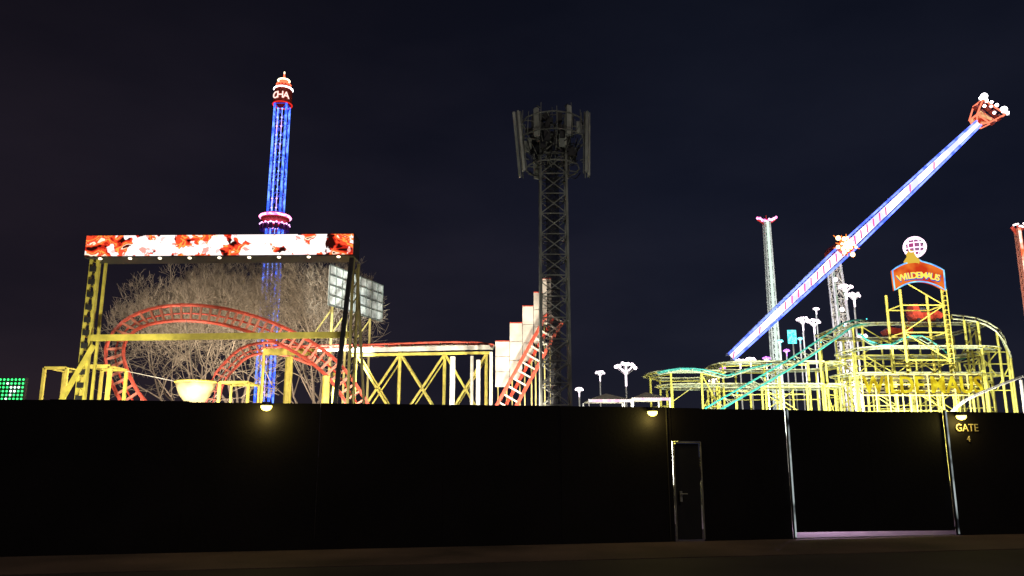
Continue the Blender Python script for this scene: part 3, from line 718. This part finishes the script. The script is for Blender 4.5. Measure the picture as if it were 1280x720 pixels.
part("track",[(ra,paint("pale_sage_rail",(.62,.66,.42),.4)),(ti,YELG),(spn,paint("pale_sage",(.42,.50,.34),.4)),(tra,TEAL),(tti,GREEN)],None,wm);part("support",yl,YELG,wm)
for j in range(2,len(lp_)-1): 
    if j%4==0: part("lamp",M().sph(lp_[j]+V((0,-.45,.15)),.06,5,3),E_CYAN,wm)
stw,stb=M(),M(); pc=P(1151,362,57)
wv=P(1178,400,57).x-P(1124,400,57).x
for sx in(-.5,.5):
    for sy in(0,2.2):
        stw.bar((pc.x+wv*sx,57+sy,0),(pc.x+wv*sx*.98,57+sy,pc.z),.10,6)
z=2.5;k=0
while z<pc.z-.5:
    for sy in(0,2.2): stb.bar((pc.x-wv/2,57+sy,z),(pc.x+wv/2,57+sy,z),.055)
    stb.bar((pc.x-wv/2,57,z),(pc.x-wv/2,59.2,z),.05);stb.bar((pc.x+wv/2,57,z),(pc.x+wv/2,59.2,z),.05)
    stb.bar((pc.x+wv/2*(1 if k%2 else -1),57,z),(pc.x+wv/2*(-1 if k%2 else 1),57,z+2.0),.045)
    z+=2.0;k+=1
for dx_ in(-.18,.18): stb.bar((pc.x+wv/2+dx_,56.8,3),(pc.x+wv/2+dx_,56.8,pc.z),.04)
z=3
while z<pc.z: stb.bar((pc.x+wv/2-.18,56.8,z),(pc.x+wv/2+.18,56.8,z),.03); z+=.35
part("sign_tower",[(stw,YEL),(stb,YEL)],None,wm)
def Q(u,v,d=56.6): return P(u,v,d)
xl=Q(1117,350).x; xr=Q(1180,350).x; mid_x=(xl+xr)/2; hw=(xr-xl)/2
zl=Q(1148,363).z; zh=Q(1148,352).z; zs=Q(1148,338).z; zc_=Q(1148,327).z
bo=[]
for i in range(13): t_=-1+2*i/12; bo.append(V((mid_x+hw*t_,56.6,zh-(zh-zl)*t_*t_)))
for i in range(13):
    t_=1-2*i/12; bo.append(V((mid_x+hw*t_*1.02,56.6,zc_-(zc_-zs)*t_*t_+(.25*(1-abs(t_)*5) if abs(t_)<.2 else 0))))
sg=part("sign_board",M().ext(bo,V((0,.25,0))),E_ORG,wm,label="orange arched name board with blue outline")
part("light_strip",M().path([p-V((0,.05,0)) for p in bo],.05,5,True),emit("blue_outline",(.10,.35,.9),1.5,(.3,.8,.9),scale=1.2),sg)
lt=M();lb=M(); word="WILDEMAUS"; cc=V((mid_x,56.5,Q(1148,425).z)); Rr=Q(1148,348).z-cc.z
adv={'W':1.3,'M':1.15,'I':.5}
tot=sum(adv.get(c_,.85) for c_ in word); acc=0
for chh in word:
    wc=adv.get(chh,.85); acc+=wc/2; a=-(acc/tot-.5)*math.radians(37); acc+=wc/2
    p=V((cc.x-math.sin(a)*Rr,56.5,cc.z+math.cos(a)*Rr)); X=V((math.cos(a),0,math.sin(a))); Y=V((-math.sin(a),0,math.cos(a)))
    lt.text(chh,faceM(p,X,Y),.66,.03,.008); lb.text(chh,faceM(p+V((.05,.05,-.06)),X,Y),.74,.02,.025)
part("lettering",[(lt,emit("yellow_letter",(1,.75,.1),1.3)),(lb,E_BLULET)],None,sg,label="yellow and blue letters reading WILDE MAUS")
part("finial",M().lathe(Q(1141,330)+V((0,.1,0)),[(.45,0),(.55,.25),(.3,.6),(.34,.8),(.1,1.1)],12),emit("yellow_finial_glow",(1,.65,.08),.8),sg)
gc=Q(1145,308)+V((0,.2,0)); gl=M(); gr_=.76
for i in range(6):
    a=math.pi*i/6; gl.ring(gc,gr_,.035,24,V((math.cos(a),math.sin(a),0)),V((0,0,1)),4)
for zz in(-.5,-.2,.2,.5): gl.ring(gc+V((0,0,zz*gr_*1.2)),gr_*math.sqrt(1-(zz*1.2)**2),.035,20)
gb=part("globe",[(M().sph(gc,gr_*.72,14,9),emit("globe_core",(.75,.35,.65),.45,(1,.15,.5),scale=2)),(gl,emit("globe_light",(1,.7,.9),2.5))],None,sg)
part("globe_post",M().bar(gc-V((0,0,2)),gc-V((0,0,.7)),.07),YEL,sg)
wl=M();xa=Q(1080,493,55.4);xb=Q(1230,493,55.4)
wl.text("WILDE MAUS",faceM(V(((xa.x+xb.x)/2,55.4,xa.z+.1))),1.65,.06,.015)
k0=(xa.x+xb.x)/2; wd=max(v.x for v in wl.v)-min(v.x for v in wl.v); f_=(xb.x-xa.x)/wd
for v_ in wl.v: v_.x=k0+(v_.x-k0)*f_
part("lettering",wl,E_YEL,wm,label="large glowing yellow letters reading WILDE MAUS")
lr=M(); lk=M()
for zz in(-.05,.7,1.4): lr.beam((xa.x,55.6,xa.z+zz),(xb.x,55.6,xa.z+zz),.08,.08)
for i in range(10):
    x=xa.x+(xb.x-xa.x)*i/9; lr.beam((x,55.6,0),(x,55.6,xa.z+1.4),.07,.07)
part("letter_rail",lr,YELD,wm)
# thin slatted backing, open between slats
for i in range(5): lk.beam((xa.x,55.8,xa.z+.15+.28*i),(xb.x,55.8,xa.z+.15+.28*i),.04,.17)
for i in range(4):
    x=xa.x+(xb.x-xa.x)*(i+.5)/4; lk.beam((x,55.85,xa.z),(x,55.85,xa.z+1.4),.05,.05)
part("letter_backing",lk,paint("dark_backing",(.05,.04,.015),.6),wm)
tu=M(); tp_=catmull(PP([(1185,520,50),(1205,501,50),(1240,485,50.5),(1280,470,51),(1330,455,52)]),6)
rr_=M(); track(tp_,tu,rr_,None,gauge=.35,rr=.05,step=.8,drop=.1,tr=.025)
cc=M()
for q in(P(1276,475,51),): cc.bar(G(q),q,.10,8)
GW=paint("greyed_white_paint",(.28,.27,.26),.5)
t=thing("steel_chute","white painted rising ramp rails behind the hoarding","ramp",G(P(1240,490,50))); part("rail",[(tu,GW),(rr_,GW),(cc,GW)],None,t)
def car(p,X,col,lbl):
    t=thing("coaster_car",lbl,"ride car",p,"coaster cars")
    Y=V((-X.y,X.x,0)); m=M()
    m.ext([p+X*x+V((0,0,z))-Y*.55 for x,z in((-1.0,.25),(1.0,.25),(1.25,.55),(.8,.85),(.3,.75),(-.5,.7),(-.7,1.35),(-1.0,1.35),(-1.15,.6))],Y*1.1)
    part("body",m,col,t)
    for sx in(-.7,.7):
        for sy in(-.5,.5): part("wheel",M().bar(p+X*sx+Y*(sy-.05)+V((0,0,.14)),p+X*sx+Y*(sy+.05)+V((0,0,.14)),.14,10),DARK,t)
    part("seat",M().box(p+X*-.3+V((0,0,.85)),.4,.9,.5,X,Y),paint("seat_vinyl",(.1,.1,.12),.5),t)
zt_=P(1152,404,61).z
car(V((P(1156,400,61).x,61,zt_+.05)),V((1,0,0)),RED,"red coaster car on the top level track")
car(V((P(1120,400,69).x,69,zt_+.05)),V((-1,0,0)),RED,"red coaster car on the far side of the track")
# ------------------------------------------------------------------ unseen spots added behind the hoarding to light the rides
def fl(u,D,z,aim,pw,col,ang=95):
    p=G(P(u,500,D),z); light('SPOT',p,pw,col,aim,ang,.25)
W=(1,.93,.80)
fl(110,26,1.2,P(115,430,31),2600,(1,.95,.6),70)
fl(270,26,1.2,P(270,400,33),1500,W,90)
fl(420,28,1.2,P(430,430,33),1000,W,70)
fl(190,33,1.5,P(185,430,42),5600,(1,.85,.72),85)
fl(340,33,1.5,P(330,430,43),5600,(1,.85,.72),85)
fl(500,36,1.5,P(510,440,46),5500,W,90)
fl(590,35,1.5,P(600,440,44),4200,(1,.9,.8),90)
fl(640,36,2,P(655,410,44),6500,(1,.90,.76),70)
fl(425,40,2,P(444,368,53),34000,(.95,1,.95),26)
fl(240,44,2,P(250,380,54),3600,(1,.85,.66),120)
fl(390,45,2,P(380,380,56),3800,(1,.85,.66),120)
fl(318,56,2,P(305,330,66),9000,(1,.85,.66),130)
fl(690,24,1.5,P(690,190,38),1500,(1,1,.85),60)  # unseen spots added from below to brighten the phone mast
fl(690,27,1.5,P(690,420,38),80,(.9,1,.95),70)
for u,pw in((850,7500),(940,8500),(1030,9000),(1110,9500),(1180,9500),(1240,8500)):
    fl(u,47,1.5,P(u,450,60),pw,(1,.97,.80),105)
fl(1130,50,2,P(1130,400,60),6000,(1,.97,.85),80)
fl(1060,70,2,P(1060,380,82),20000,(1,.95,1),70)
fl(958,88,2,P(958,400,100),26000,(.85,1,.9),70)
